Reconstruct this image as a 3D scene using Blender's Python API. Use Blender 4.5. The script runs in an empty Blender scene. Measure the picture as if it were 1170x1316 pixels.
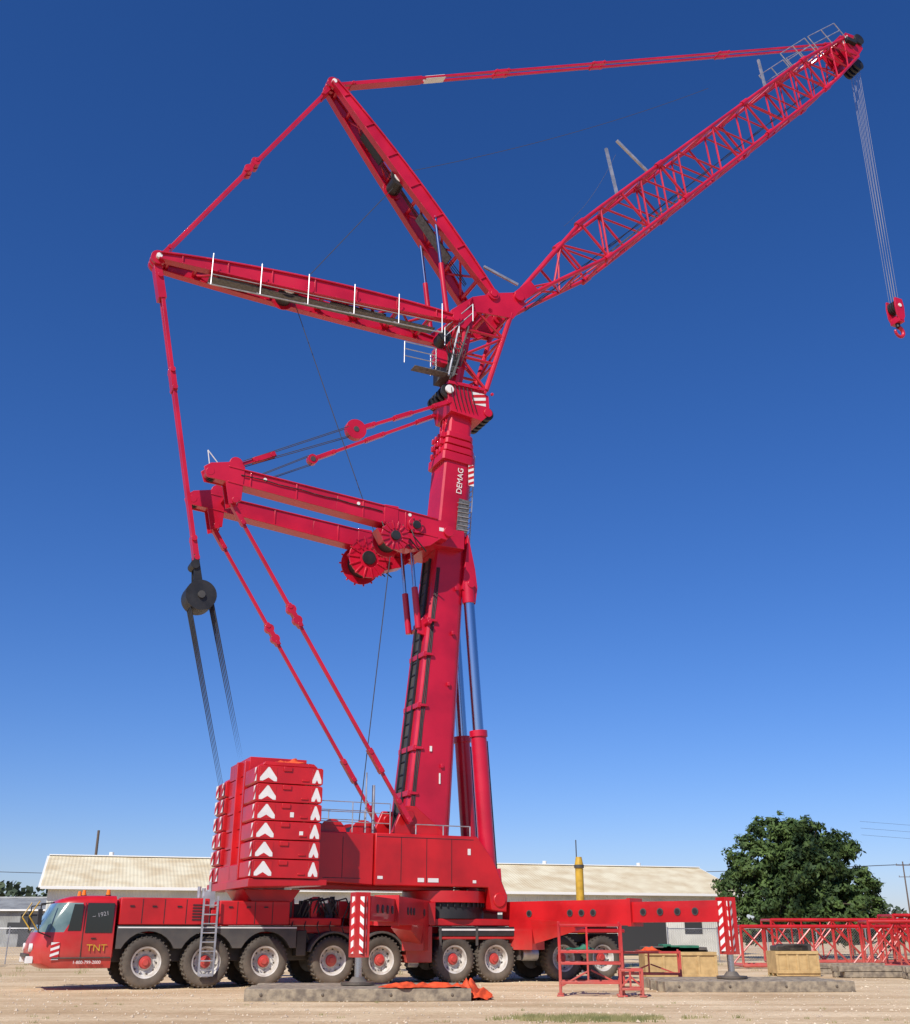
import bpy, bmesh, math, random
from mathutils import Vector, Matrix, noise
random.seed(7)
scene=bpy.context.scene
R=math.radians
GZ=0.08
# ---------------------------------------------------------------- materials
def mat(name,col,rough=0.5,metal=0.0,coat=0.0,var=0.0,scale=3.0,bump=0.0,bscale=40.0,col2=None,spec=0.5,dust=False):
    m=bpy.data.materials.new(name);m.use_nodes=True
    nt=m.node_tree;b=nt.nodes["Principled BSDF"]
    b.inputs["Base Color"].default_value=(*col,1);b.inputs["Roughness"].default_value=rough
    b.inputs["Metallic"].default_value=metal;b.inputs["Coat Weight"].default_value=coat
    b.inputs["Specular IOR Level"].default_value=spec
    tc=nt.nodes.new("ShaderNodeTexCoord")
    if var>0 or col2:
        n=nt.nodes.new("ShaderNodeTexNoise");n.inputs["Scale"].default_value=scale;n.inputs["Detail"].default_value=6
        nt.links.new(tc.outputs["Object"],n.inputs["Vector"])
        r=nt.nodes.new("ShaderNodeValToRGB")
        c2=col2 if col2 else tuple(c*(1-var) for c in col)
        r.color_ramp.elements[0].position=0.35;r.color_ramp.elements[0].color=(*c2,1)
        r.color_ramp.elements[1].position=0.62;r.color_ramp.elements[1].color=(*col,1)
        nt.links.new(n.outputs["Fac"],r.inputs["Fac"])
        outc=r.outputs["Color"]
        mr=nt.nodes.new("ShaderNodeMapRange");mr.inputs["To Min"].default_value=max(0.05,rough-0.12);mr.inputs["To Max"].default_value=min(1,rough+0.15)
        nt.links.new(n.outputs["Fac"],mr.inputs["Value"]);nt.links.new(mr.outputs["Result"],b.inputs["Roughness"])
        if dust:
            ge=nt.nodes.new("ShaderNodeNewGeometry");sp=nt.nodes.new("ShaderNodeSeparateXYZ");nt.links.new(ge.outputs["Position"],sp.inputs[0])
            h=nt.nodes.new("ShaderNodeMapRange");h.inputs["From Min"].default_value=.3;h.inputs["From Max"].default_value=1.9;h.inputs["To Min"].default_value=.6;h.inputs["To Max"].default_value=.0
            nt.links.new(sp.outputs[2],h.inputs["Value"])
            n3=nt.nodes.new("ShaderNodeTexNoise");n3.inputs["Scale"].default_value=3.0;n3.inputs["Detail"].default_value=8;nt.links.new(ge.outputs["Position"],n3.inputs["Vector"])
            mu=nt.nodes.new("ShaderNodeMath");mu.operation='MULTIPLY';nt.links.new(h.outputs[0],mu.inputs[0]);nt.links.new(n3.outputs["Fac"],mu.inputs[1])
            mx=nt.nodes.new("ShaderNodeMix");mx.data_type='RGBA';nt.links.new(mu.outputs[0],mx.inputs[0]);nt.links.new(outc,mx.inputs[6]);mx.inputs[7].default_value=(.36,.28,.20,1)
            outc=mx.outputs[2]
        nt.links.new(outc,b.inputs["Base Color"])
    if bump>0:
        n2=nt.nodes.new("ShaderNodeTexNoise");n2.inputs["Scale"].default_value=bscale;n2.inputs["Detail"].default_value=5
        nt.links.new(tc.outputs["Object"],n2.inputs["Vector"])
        bp=nt.nodes.new("ShaderNodeBump");bp.inputs["Strength"].default_value=bump;bp.inputs["Distance"].default_value=0.03
        nt.links.new(n2.outputs["Fac"],bp.inputs["Height"]);nt.links.new(bp.outputs["Normal"],b.inputs["Normal"])
    return m
RED=mat("red_paint",(0.56,0.005,0.032),0.36,coat=0.25,var=0.25,scale=0.7,bump=0.05,bscale=3)
REDL=mat("carrier_red_paint",(0.56,0.008,0.012),0.38,coat=0.25,var=0.3,scale=0.8,bump=0.06,bscale=3,dust=True)
BLACK=mat("black_steel",(0.018,0.018,0.02),0.5,var=0.4,dust=True)
RUB=mat("tyre_rubber",(0.024,0.022,0.021),0.85,col2=(0.05,0.042,0.034),scale=2.5,bump=0.3,dust=True)
GREY=mat("grey_plastic",(0.045,0.045,0.047),0.65,col2=(0.07,0.066,0.06),scale=2,dust=True)
SILV=mat("galvanised_steel",(0.50,0.51,0.53),0.4,metal=0.6,var=0.3)
GRAT=mat("steel_grating",(0.17,0.17,0.17),0.6,metal=0.4,var=0.5,scale=8)
WHITE=mat("white_reflective",(0.78,0.77,0.74),0.5,var=0.1)
SRED=mat("stripe_red",(0.5,0.010,0.014),0.5)
RIM=mat("wheel_rim_paint",(0.62,0.60,0.56),0.5,col2=(0.42,0.38,0.33),scale=4)
CHR=mat("chrome_rod",(0.45,0.5,0.58),0.18,metal=1.0)
GLASS=mat("dark_glass",(0.012,0.016,0.016),0.06,coat=0.6)
WSG=mat("windscreen_glass",(0.10,0.16,0.15),0.05,coat=0.8,col2=(0.22,0.3,0.28),scale=1.2)
YEL=mat("yellow_paint",(0.60,0.36,0.03),0.5,var=0.3)
AMB=mat("amber_lens",(0.8,0.2,0.01),0.3)
ORG=mat("orange_netting",(0.80,0.09,0.02),0.7,var=0.4,scale=6)
WOOD=mat("weathered_timber",(0.34,0.28,0.20),0.9,col2=(0.16,0.13,0.10),scale=5,bump=0.5,bscale=12)
CRATE=mat("plywood",(0.55,0.38,0.17),0.8,col2=(0.42,0.28,0.12),scale=4)
GREEN=mat("green_tarp",(0.02,0.16,0.09),0.6,var=0.4)
ROPE=mat("wire_rope",(0.05,0.05,0.055),0.6)
FOG=mat("light_rope",(0.3,0.3,0.32),0.6)
# ---------------------------------------------------------------- mesh builder
def V(s,t,z): return Vector((s,-t,z))
class MB:
    def __init__(s): s.v=[];s.f=[];s.m=[]
    def add(s,vs,fs,m=0):
        o=len(s.v);s.v+= [Vector(a) for a in vs]
        for f in fs: s.f.append([i+o for i in f]);s.m.append(m)
    def frame(s,A,B):
        d=(B-A).normalized();y=Vector((0,1,0))
        if abs(d.dot(y))>0.95:y=Vector((1,0,0))
        a=(y-d*y.dot(d)).normalized();b=d.cross(a).normalized()
        return d,a,b
    def beam(s,A,B,w,h,w2=None,h2=None,m=0):
        A=Vector(A);B=Vector(B);w2=w if w2 is None else w2;h2=h if h2 is None else h2
        d,a,b=s.frame(A,B)
        vs=[A+a*x*w/2+b*y*h/2 for x,y in((-1,-1),(1,-1),(1,1),(-1,1))]+[B+a*x*w2/2+b*y*h2/2 for x,y in((-1,-1),(1,-1),(1,1),(-1,1))]
        s.add(vs,[(0,3,2,1),(4,5,6,7),(0,1,5,4),(1,2,6,5),(2,3,7,6),(3,0,4,7)],m)
    def box(s,s0,s1,t0,t1,z0,z1,m=0):
        x0,x1=sorted((s0,s1));y0,y1=sorted((-t0,-t1));z0,z1=sorted((z0,z1))
        vs=[(x0,y0,z0),(x1,y0,z0),(x1,y1,z0),(x0,y1,z0),(x0,y0,z1),(x1,y0,z1),(x1,y1,z1),(x0,y1,z1)]
        s.add(vs,[(0,3,2,1),(4,5,6,7),(0,1,5,4),(1,2,6,5),(2,3,7,6),(3,0,4,7)],m)
    def tube(s,A,B,r,n=8,r2=None,m=0,cap=True):
        A=Vector(A);B=Vector(B);r2=r if r2 is None else r2
        d,a,b=s.frame(A,B);vs=[]
        for P,rr in((A,r),(B,r2)):
            for i in range(n):
                g=2*math.pi*i/n;vs.append(P+a*math.cos(g)*rr+b*math.sin(g)*rr)
        fs=[(i,(i+1)%n,n+(i+1)%n,n+i) for i in range(n)]
        if cap: fs+=[tuple(range(n))[::-1],tuple(range(n,2*n))]
        s.add(vs,fs,m)
    def path(s,pts,r,n=6,m=0):
        for i in range(len(pts)-1): s.tube(pts[i],pts[i+1],r,n,m=m)
    def extr(s,pts,t0,t1,m=0):
        n=len(pts);a,b=max(t0,t1),min(t0,t1)
        vs=[V(p[0],a,p[1]) for p in pts]+[V(p[0],b,p[1]) for p in pts]
        s.add(vs,[tuple(range(n)),tuple(range(n,2*n))[::-1]]+[(i,n+i,n+(i+1)%n,(i+1)%n) for i in range(n)],m)
    def disc(s,c,t0,t1,r,n=20,m=0): s.tube(V(c[0],t0,c[1]),V(c[0],t1,c[1]),r,n,m=m)
    def done(s,name,mats,parent=None,bevel=0,smooth=True,loc=None,rot=None):
        me=bpy.data.meshes.new(name);me.from_pydata([tuple(v) for v in s.v],[],s.f)
        if not isinstance(mats,(list,tuple)):mats=[mats]
        for q in mats: me.materials.append(q)
        me.polygons.foreach_set("material_index",s.m)
        bm=bmesh.new();bm.from_mesh(me);bmesh.ops.recalc_face_normals(bm,faces=bm.faces);bm.to_mesh(me);bm.free()
        if smooth:
            me.shade_smooth();me.set_sharp_from_angle(angle=R(35))
        o=bpy.data.objects.new(name,me);scene.collection.objects.link(o)
        if parent:o.parent=parent
        if loc:o.location=loc
        if rot:o.rotation_euler=rot
        if bevel:
            b=o.modifiers.new("bevel","BEVEL");b.width=bevel;b.segments=2;b.limit_method='ANGLE';b.angle_limit=R(50)
        return o
def empty(name,loc=(0,0,0),rz=0):
    o=bpy.data.objects.new(name,None);o.location=loc;o.rotation_euler=(0,0,rz);scene.collection.objects.link(o);return o
def lerp(a,b,k): return a+(b-a)*k
crane=empty("mobile_crane",(0.15,42.8,0),R(25))
# ---------------------------------------------------------------- wheels
WZ=GZ+0.77
prof=[(.14,0,1),(.14,.09,1),(.10,.11,1),(.09,.17,1),(.03,.20,0),(-.03,.25,0),(-.02,.36,0),(.10,.405,0),(.20,.42,0),(.21,.455,0),(.225,.47,2),(.255,.54,2),(.265,.62,2),(.25,.70,2),(.215,.745,2),(.15,.765,2),(-.15,.765,2),(-.215,.745,2),(-.25,.68,2),(-.25,.5,2),(-.2,.42,0),(-.2,0,0)]
def wheel_mesh():
    b=MB();n=40;vs=[]
    for (x,r,m) in prof:
        for i in range(n):
            g=2*math.pi*i/n;vs.append((r*math.cos(g),-x,r*math.sin(g)))
    b.v=[Vector(v) for v in vs]
    for k in range(len(prof)-1):
        for i in range(n):
            j=(i+1)%n;b.f.append([k*n+i,k*n+j,(k+1)*n+j,(k+1)*n+i]);b.m.append(prof[k][2])
    for i in range(32):
        g=2*math.pi*i/32
        for sg in(-1,1):
            A=Vector((.768*math.cos(g),sg*.02,.768*math.sin(g)));B=Vector((.752*math.cos(g+.07),sg*.235,.752*math.sin(g+.07)))
            b.beam(A,B,.05,.05,m=2)
    for i in range(12):
        g=2*math.pi*i/12;c=Vector((.30*math.cos(g),0.02,.30*math.sin(g)))
        b.tube(c,c+Vector((0,-.05,0)),.02,6,m=3)
    for i in range(10):
        g=2*math.pi*i/10;c=Vector((.36*math.cos(g),-.005,.36*math.sin(g)))
        b.tube(c,c+Vector((0,-.03,0)),.032,8,m=2)
    return b
ax=[-11.63,-9.73,-7.78,-5.42,-3.66,-0.85,0.80,3.62,5.35]
w0=None
for i,s in enumerate(ax):
    for sd in(1,-1):
        nm="wheel_%d_%s"%(i+1,"near" if sd>0 else "far")
        if w0 is None: o=w0=wheel_mesh().done(nm,[RIM,REDL,RUB,SILV],crane)
        else:
            o=bpy.data.objects.new(nm,w0.data);scene.collection.objects.link(o);o.parent=crane
        o.location=V(s,sd*1.24,WZ);o.rotation_euler=(0,random.random()*6,0) if sd>0 else (0,0,math.pi)
# ---------------------------------------------------------------- chassis
b=MB()
b.box(-13.2,6.6,-.75,.75,.85,1.62,0)
b.box(-12.6,6.4,-.95,.95,1.4,1.7,0)
for s in ax:
    b.tube(V(s,-1,WZ),V(s,1,WZ),.14,10,m=1)
    b.box(s-.25,s+.25,-.3,.3,.55,1.0,1)
b.done("chassis_frame",[BLACK,GREY],crane,.02)
def fender(b,s0,s1,ws,ztop,zbot,m=0,r=.9,t0=.96,t1=1.5):
    pts=[]
    for w in ws:
        n=14
        for k in range(n+1):
            a=math.pi*k/n;x=w+r*math.cos(a)
            if s0+.02<x<s1-.02: pts.append(x)
    xs=sorted(set([s0,s1]+pts))
    def low(x):
        z=zbot
        for w in ws:
            d=abs(x-w)
            if d<r: z=max(z,WZ+math.sqrt(r*r-d*d))
        return min(z,ztop-.04)
    top=[(x,ztop) for x in xs];bot=[(x,low(x)) for x in xs];n=len(xs)
    vs=[V(x,t1,z) for x,z in top]+[V(x,t1,z) for x,z in bot]+[V(x,t0,z) for x,z in top]+[V(x,t0,z) for x,z in bot]
    fs=[]
    for i in range(n-1):
        fs+=[(i,n+i,n+i+1,i+1),(2*n+i,2*n+i+1,3*n+i+1,3*n+i),(i,i+1,2*n+i+1,2*n+i),(n+i,3*n+i,3*n+i+1,n+i+1)]
    fs+=[(0,2*n,3*n,n),(n-1,2*n-1,4*n-1,3*n-1)]
    b.add(vs,fs,m)
b=MB()
for sd in(1,-1):
    fender(b,-12.62,-6.75,ax[:3],1.93,1.25,0,t0=.96*sd,t1=1.48*sd,r=.92)
    for w in ax[3:5]:
        for k in range(12):
            a0=math.pi*(k/12*.8+.1);a1=math.pi*((k+1)/12*.8+.1)
            vs=[]
            for rr in(.86,.93):
                for a in(a0,a1):
                    for t in(.95*sd,1.52*sd): vs.append(V(w+rr*math.cos(a),t,WZ+rr*math.sin(a)))
            b.add(vs,[(0,1,3,2),(4,6,7,5),(0,2,6,4),(1,5,7,3),(0,4,5,1),(2,3,7,6)],0)
b.done("wheel_fenders",[GREY],crane,.01)
# ---------------------------------------------------------------- carrier body
b=MB()
for sd in(1,-1):
    b.box(-12.6,-9.75,.9*sd,1.46*sd,1.96,2.78)
    b.box(-9.68,-9.45,1.0*sd,1.4*sd,1.96,2.5)
    b.box(-9.4,-7.0,.7*sd,1.40*sd,1.96,2.72)
    b.box(-6.98,-5.1,.5*sd,1.30*sd,1.96,2.2)
    b.box(-2.75,-1.75,1.0*sd,1.5*sd,.75,1.95)
    b.box(-4.6,-1.6,.6*sd,1.45*sd,1.96,2.75)
    b.box(-1.55,1.75,1.0*sd,1.50*sd,1.5,1.6)
    b.box(2.1,6.4,1.0*sd,1.45*sd,1.72,1.86)
b.box(-12.6,-9.75,-.88,.88,1.72,2.72)
b.box(-9.7,6.4,-.96,.96,1.71,1.94)
b.box(-3.6,2.2,-1.3,1.3,1.955,2.2)
b.box(-12.7,-12.64,-1.2,1.2,1.0,2.6)
b.box(3.2,6.3,-1.3,1.3,1.95,2.35)
b.done("carrier_body",[REDL],crane,.03)
b=MB()
for sd in(1,-1):
    b.box(-12.6,-6.75,1.482*sd,1.49*sd,1.86,1.90,0)
    for x in(-11.9,-11.2,-10.5): b.box(x-.012,x+.012,1.462*sd,1.466*sd,2.0,2.74,1)
    for x in(-8.8,-8.2,-7.6): b.box(x-.012,x+.012,1.402*sd,1.406*sd,2.0,2.7,1)
    for k in range(6): b.box(-10.3,-9.9,1.463*sd,1.48*sd,2.1+k*.09,2.14+k*.09,1)
    for x in(-12.3,-11.6,-10.8): b.box(x,x+.14,1.462*sd,1.49*sd,2.5,2.54,1)
    for x in(-9.1,-8.5,-7.9): b.box(x,x+.14,1.402*sd,1.43*sd,2.5,2.54,1)
    for x in(-4.0,-3.3,-2.6): b.box(x-.012,x+.012,1.452*sd,1.456*sd,2.0,2.72,1)
    b.disc((-3.6,2.4),1.45*sd,1.47*sd,.16,16,2);b.disc((-2.2,2.4),1.45*sd,1.47*sd,.16,16,2)
    b.box(-1.4,1.7,1.2*sd,1.51*sd,1.62,1.93,1)
    b.box(-1.5,1.72,1.512*sd,1.52*sd,1.80,1.86,0)
    for x in(-1.45,.0,1.6): b.box(x-.05,x+.05,1.515*sd,1.53*sd,1.3,1.93,2)
    b.box(-1.5,-1.42,1.0*sd,1.5*sd,.9,1.5,1);b.box(1.72,1.8,1.0*sd,1.5*sd,.8,1.5,2)
b.done("side_trim",[WHITE,BLACK,GREY],crane)
b=MB()
for sd in(1,-1):
    b.box(-6.7,-6.35,.9*sd,1.35*sd,1.0,1.8,0)
    b.tube(V(-2.2,1.2*sd,.75),V(-2.6,1.2*sd,.75),.16,12,m=1)
    b.tube(V(1.95,1.2*sd,1.0),V(2.6,1.2*sd,1.0),.24,14,m=1)
    b.box(2.0,2.7,.9*sd,1.4*sd,1.25,1.7,0)
b.done("side_tanks",[BLACK,SILV],crane,.02)
b=MB()
for i in range(26):
    s=random.uniform(-9.2,-4.8);t=random.uniform(-1.0,1.1);h=random.uniform(.08,.45)
    b.box(s,s+random.uniform(.1,.5),t,t+random.uniform(.1,.3),2.2,2.5+h,random.choice([0,0,1,2]))
for i in range(16):
    s=random.uniform(-7.2,-4);b.path([V(s,1.1,2.2),V(s+.2,1.2,2.75),V(s+.6,1.1,2.85),V(s+.9,1.0,2.3)],.028,6,1)
for i in range(5):
    s=-6.8+i*.45;b.path([V(s,1.25,2.2),V(s-.1,1.35,1.9),V(s+.1,1.3,1.5)],.022,6,1)
b.done("deck_equipment",[REDL,BLACK,GREY],crane,.01)
b=MB()
for x in(-9.98,-9.52): b.beam(V(x,1.62,.45),V(x,1.58,2.85),.04,.06)
for k in range(8): b.tube(V(-9.98,1.6,.6+k*.28),V(-9.52,1.6,.6+k*.28),.022,8)
b.tube(V(-9.75,1.35,2.0),V(-9.75,1.35,3.3),.05,8);b.box(-9.95,-9.6,1.2,1.45,2.5,3.0)
for k in range(3): b.tube(V(-10.1+.15*k,1.3,2.8),V(-10.1+.15*k,1.3,3.15-k*.05),.06,10)
b.box(-9.98,-9.52,1.55,1.66,.42,.50)
b.done("access_ladder",[SILV],crane)
# ---------------------------------------------------------------- carrier cab
def plan(xf,xr,hw,n=10):
    pts=[(xr,hw)]
    for k in range(n+1):
        ang=math.pi/2*k/n
        pts.append((xf+1.0-1.0*math.sin(ang)**.8,hw*(math.cos(ang)**.28 if k<n else 0)))
    return pts+[(p[0],-p[1]) for p in reversed(pts[:-1])]
rings=[(.70,-14.75,1.42),(.85,-15.05,1.47),(1.15,-15.15,1.49),(1.5,-15.1,1.5),(1.74,-15.0,1.5),(2.60,-14.50,1.46),(2.70,-14.42,1.42),(2.80,-14.1,1.30),(2.83,-13.7,1.1)]
b=MB();R0=[]
for z,xf,hw in rings:
    R0.append([V(x,t,z) for x,t in plan(xf,-12.72,hw)])
n=len(R0[0])
for q in R0:b.v+=q
for k in range(len(rings)-1):
    for i in range(n):
        j=(i+1)%n
        mid=(R0[k][i]+R0[k+1][j])/2
        glass=(k==4 and mid.x<-14.0)
        b.f.append([k*n+i,k*n+j,(k+1)*n+j,(k+1)*n+i]);b.m.append(1 if glass else 0)
b.f.append(list(range(n))[::-1]);b.m.append(0)
b.f.append(list(range((len(rings)-1)*n,len(rings)*n)));b.m.append(0)
b.done("cab_body",[REDL,WSG],crane)
b=MB()
for sd in(1,-1):
    b.extr([(-14.12,1.78),(-13.72,1.78),(-13.72,2.56),(-14.0,2.56)],1.47*sd,1.513*sd,0)
    b.extr([(-13.60,1.72),(-12.78,1.72),(-12.78,2.60),(-13.60,2.60)],1.46*sd,1.517*sd,0)
    b.box(-13.67,-13.645,1.49*sd,1.512*sd,.9,2.6,1)
    b.box(-13.4,-13.25,1.50*sd,1.535*sd,1.55,1.58,1)
    b.box(-14.5,-12.75,1.42*sd,1.53*sd,.98,1.02,1)
b.box(-15.22,-15.10,-1.0,1.0,1.02,1.12,1)
b.box(-15.2,-15.0,-1.25,-.8,.85,1.05,2);b.box(-15.2,-15.0,.8,1.2,.85,1.05,2)
for t in(-1.1,1.1):b.tube(V(-15.15,t,1.30),V(-15.05,t,1.30),.12,12,m=2)
b.done("cab_windows_and_lamps",[GLASS,BLACK,WHITE],crane,.008)
b=MB()
for t in(-1.0,1.0,0.2):
    X=-13.6 if t<.5 else -12.95
    b.tube(V(X,t,2.8),V(X,t,2.86),.09,12,m=1)
    b.tube(V(X,t,2.86),V(X,t,3.02),.075,12,r2=.05,m=0)
for sd in(1,-1):
    b.path([V(-14.6,1.35*sd,2.6),V(-15.0,1.72*sd,2.55),V(-15.0,1.74*sd,1.75),V(-14.6,1.5*sd,1.6)],.022,6,1)
    b.box(-15.07,-14.95,1.62*sd,1.86*sd,1.95,2.4,1)
b.path([V(-14.95,0.9,1.8),V(-15.25,1.0,2.2),V(-15.0,1.1,2.65)],.02,6,2)
b.path([V(-15.0,-1.0,1.8),V(-15.3,-1.1,2.2),V(-15.05,-1.15,2.65)],.02,6,2)
b.done("cab_mirrors_and_beacons",[AMB,BLACK,YEL],crane)
def chev_s(b,s0,s1,z0,z1,t,n,mw=0,mr=1,dirn=1):
    b.box(s0,s1,t-.004,t,z0,z1,mw)
    h=(z1-z0)/n
    for k in range(n):
        z=z0+k*h
        pts=[(s0,z),(s0,z+h*.5),(s1,z+h*.5+h*.5*dirn*1.0),(s1,z+h*.5*dirn)]
        pts=[(x,max(z0,min(z1,zz))) for x,zz in pts]
        b.add([V(x,t+.004,zz) for x,zz in pts],[(0,1,2,3)],mr)
b=MB()
chev_s(b,-14.55,-14.30,.95,1.45,1.512,3)
b.done("cab_warning_stripes",[WHITE,SRED],crane,smooth=False)
def text(name,body,size,loc,m,parent=crane,rot=(R(90),0,0),ext=.004):
    c=bpy.data.curves.new(name,"FONT");c.body=body;c.size=size;c.extrude=ext;c.align_x='CENTER';c.align_y='CENTER';c.materials.append(m)
    o=bpy.data.objects.new(name,c);o.location=loc;o.rotation_euler=rot;scene.collection.objects.link(o);o.parent=parent;return o
t=text("door_logo_lettering","TNT",.28,V(-13.2,1.535,1.28),YEL);t.scale=(1.1,1,1)
text("door_phone_lettering","1-800-799-2000",.13,V(-13.45,1.535,.87),WHITE)
text("window_number","~ 1921",.18,V(-13.18,1.53,2.25),FOG,rot=(R(90),R(-12),0))
# ---------------------------------------------------------------- outriggers
def outrigger(name,root,tip,sd,near):
    b=MB();A=V(root[0],root[1]*sd,2.38);B=V(tip[0],tip[1]*sd,2.38);M=A.lerp(B,.60)
    d=(B-A).normalized()
    b.beam(A-d*.6,M,.74,.84,m=0)
    b.beam(A-d*.3+Vector((0,0,-.68)),A+d*.75+Vector((0,0,-.68)),.76,1.1,m=0)
    b.beam(A+d*.75+Vector((0,0,-.55)),A+d*2.6+Vector((0,0,-.40)),.70,.85,.70,.3,m=0)
    b.beam(M,B,.56,.66,m=0)
    b.beam(M-d*.08,M+d*.06,.80,.90,m=0)
    sdv=Vector((d.y,-d.x,0))
    if sdv.dot(Vector((.42,-1,0)))<0: sdv=-sdv
    L=(B-A).length
    for k,f in enumerate((.08,.30,.36,.42,.66,.74,.82,.9)):
        P=A+d*L*f;hw=.37 if f<.6 else .28
        for q in(1,-1):
            b.tube(P+sdv*hw*q,P+sdv*(hw+.03)*q,.12,16,m=3);b.tube(P+sdv*(hw+.03)*q,P+sdv*(hw+.034)*q,.085,16,m=1)
    T=B+d*.15
    b.beam(T+Vector((0,0,.42)),T+Vector((0,0,-1.3)),.46,.44,m=0)
    b.tube(T+Vector((0,0,-1.2)),T+Vector((0,0,-1.85)),.11,14,m=2)
    b.tube(T+Vector((0,0,-1.80)),T+Vector((0,0,-1.93)),.16,16,r2=.26,m=3)
    zb=2.38-1.93
    b.tube(Vector((T.x,T.y,zb)),Vector((T.x,T.y,zb-.07)),.48,24,m=1)
    b.done(name,[REDL,BLACK,CHR,GREY],crane,.02)
    c=MB()
    for nn in (sdv,d):
        e=Vector((-nn.y,nn.x,0));F=T+nn*(.234);F2=F+nn*.004;w=.18
        for k in range(5):
            z0=-1.2+k*.30;Z=lambda q:Vector((0,0,q))
            c.add([F-e*w+Z(z0),F+e*w+Z(z0),F+e*w+Z(z0+.3),F-e*w+Z(z0+.3)],[(0,1,2,3)],0)
            c.add([F2-e*w+Z(z0),F2+Z(z0+.15),F2+Z(z0+.28),F2-e*w+Z(z0+.13)],[(0,1,2,3)],1)
            c.add([F2+e*w+Z(z0),F2+Z(z0+.15),F2+Z(z0+.28),F2+e*w+Z(z0+.13)],[(0,1,2,3)],1)
    c.done(name+"_stripes",[WHITE,SRED],crane,smooth=False)
outrigger("outrigger_rear_near",(1.9,1.4),(5.3,8.85),1,True)
outrigger("outrigger_front_near",(-2.3,1.4),(-6.9,8.1),1,True)
outrigger("outrigger_rear_far",(1.9,1.4),(5.3,8.85),-1,False)
outrigger("outrigger_front_far",(-2.3,1.4),(-6.9,8.1),-1,False)
# ---------------------------------------------------------------- superstructure
b=MB()
b.tube(V(-.6,0,2.2),V(-.6,0,2.75),1.45,40,m=1);b.tube(V(-.6,0,2.75),V(-.6,0,3.15),1.6,40,m=0)
for k in range(36):
    g=k*math.pi/18;b.tube(V(-.6+1.5*math.cos(g),1.5*math.sin(g),2.6),V(-.6+1.5*math.cos(g),1.5*math.sin(g),2.76),.04,6,m=1)
b.done("slewing_ring",[REDL,BLACK],crane,.01)
b=MB()
for sd in(1,-1):
    b.extr([(-4.0,3.28),(.5,3.28),(.62,2.5),(1.25,2.42),(1.3,3.0),(.7,4.3),(0.05,5.07),(-4.0,5.07)],.62*sd,1.5*sd)
    b.extr([(-6.4,3.4),(-4.02,3.28),(-4.02,5.06),(-6.4,5.06)],.5*sd,1.40*sd)
    b.extr([(-3.3,5.0),(-1.0,5.0),(-1.3,5.35),(-2.3,6.1),(-2.8,6.1)],.95*sd,1.15*sd)
    b.disc((-2.6,5.75),.85*sd,1.3*sd,.2)
    b.disc((.95,2.85),.4*sd,1.55*sd,.26)
b.box(-6.4,-.5,-.6,.6,3.15,4.4)
b.box(-8.9,-6.3,-1.4,1.4,3.3,3.9)
b.done("superstructure_body",[REDL],crane,.04)
b=MB()
for x in(-3.0,-2.0,-1.0): b.box(x-.01,x+.01,1.503,1.507,3.4,4.95,1)
b.box(-3.95,-.1,1.503,1.507,4.93,4.95,1)
b.box(-5.9,-4.5,1.402,1.406,3.5,3.52,1);b.box(-5.2,-5.18,1.402,1.406,3.53,4.9,1)
for (x,z,w,h) in((-2.35,3.42,.25,.14),(-1.95,3.42,.42,.14),(-.35,4.4,.12,.22),(-.15,3.42,.14,.1),(-3.9,3.5,.2,.1)):
    b.box(x,x+w,1.508,1.514,z,z+h,0)
b.done("superstructure_labels",[WHITE,BLACK],crane)
b=MB()
def rail(b,pts,h=1.0,mids=2,r=.025,m=0):
    for i in range(len(pts)-1):
        A,B=pts[i],pts[i+1];L=(B-A).length;n=max(1,round(L/1.2))
        for k in range(n+1):
            P=A.lerp(B,k/n);b.tube(P,P+Vector((0,0,h)),r,6,m=m)
        for k in range(mids+1):
            z=h*(k+1)/(mids+1);b.tube(A+Vector((0,0,z)),B+Vector((0,0,z)),r*.85,6,m=m)
rail(b,[V(-6.3,1.35,5.06),V(-3.4,1.35,5.06)],1.05,r=.02)
rail(b,[V(-6.3,-1.35,5.06),V(-3.4,-1.35,5.06)],1.05,r=.02)
rail(b,[V(-2.4,1.4,5.07),V(-.2,1.4,5.07)],.35,0)
b.tube(V(-4.3,1.2,5.0),V(-4.3,1.2,7.2),.03);b.tube(V(-3.9,.9,5.0),V(-3.9,.9,6.8),.06)
b.done("superstructure_handrails",[SILV],crane)
b=MB()
for s in(-5.4,-4.2):
    b.tube(V(s,-.75,5.0),V(s,.75,5.0),.42,24,m=1);b.disc((s,5.0),-.8,-.74,.55,m=0);b.disc((s,5.0),.74,.8,.55,m=0)
b.done("hoist_winches",[REDL,BLACK],crane,.01)
# ---------------------------------------------------------------- counterweight
b=MB()
z0=3.38;H=.60;CR=-8.88
for (ta,tb) in((1.55,3.15),(-2.75,-1.35)):
    for k in range(6):
        za=z0+k*H;o=random.uniform(-.02,.02)
        b.extr([(CR+o,za+.05),(CR+.06+o,za),(-6.66,za),(-6.60,za+.05),(-6.60,za+H-.07),(-6.66,za+H-.03),(CR+.06+o,za+H-.03),(CR+o,za+H-.07)],ta,tb,0)
        if ta>0:
            b.box(-8.0,-7.7,3.15,3.19,za+H-.2,za+H-.05,0);b.box(-7.35,-7.1,3.15,3.18,za+.1,za+.16,0)
            b.box(-6.6,-6.54,2.2,2.5,za+.1,za+.4,0)
    b.extr([(-8.7,z0+6*H),(-6.75,z0+6*H),(-6.9,z0+6*H+.12),(-8.6,z0+6*H+.12)],ta+.15,tb-.15,0)
for k in range(7):
    za=z0-.1+k*H
    b.box(-8.75,-6.7,-1.3,1.5,za,za+H-.025,0)
b.extr([(-8.95,3.1),(-6.3,3.18),(-6.3,3.36),(-8.95,3.36)],-2.8,3.1,0)
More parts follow.
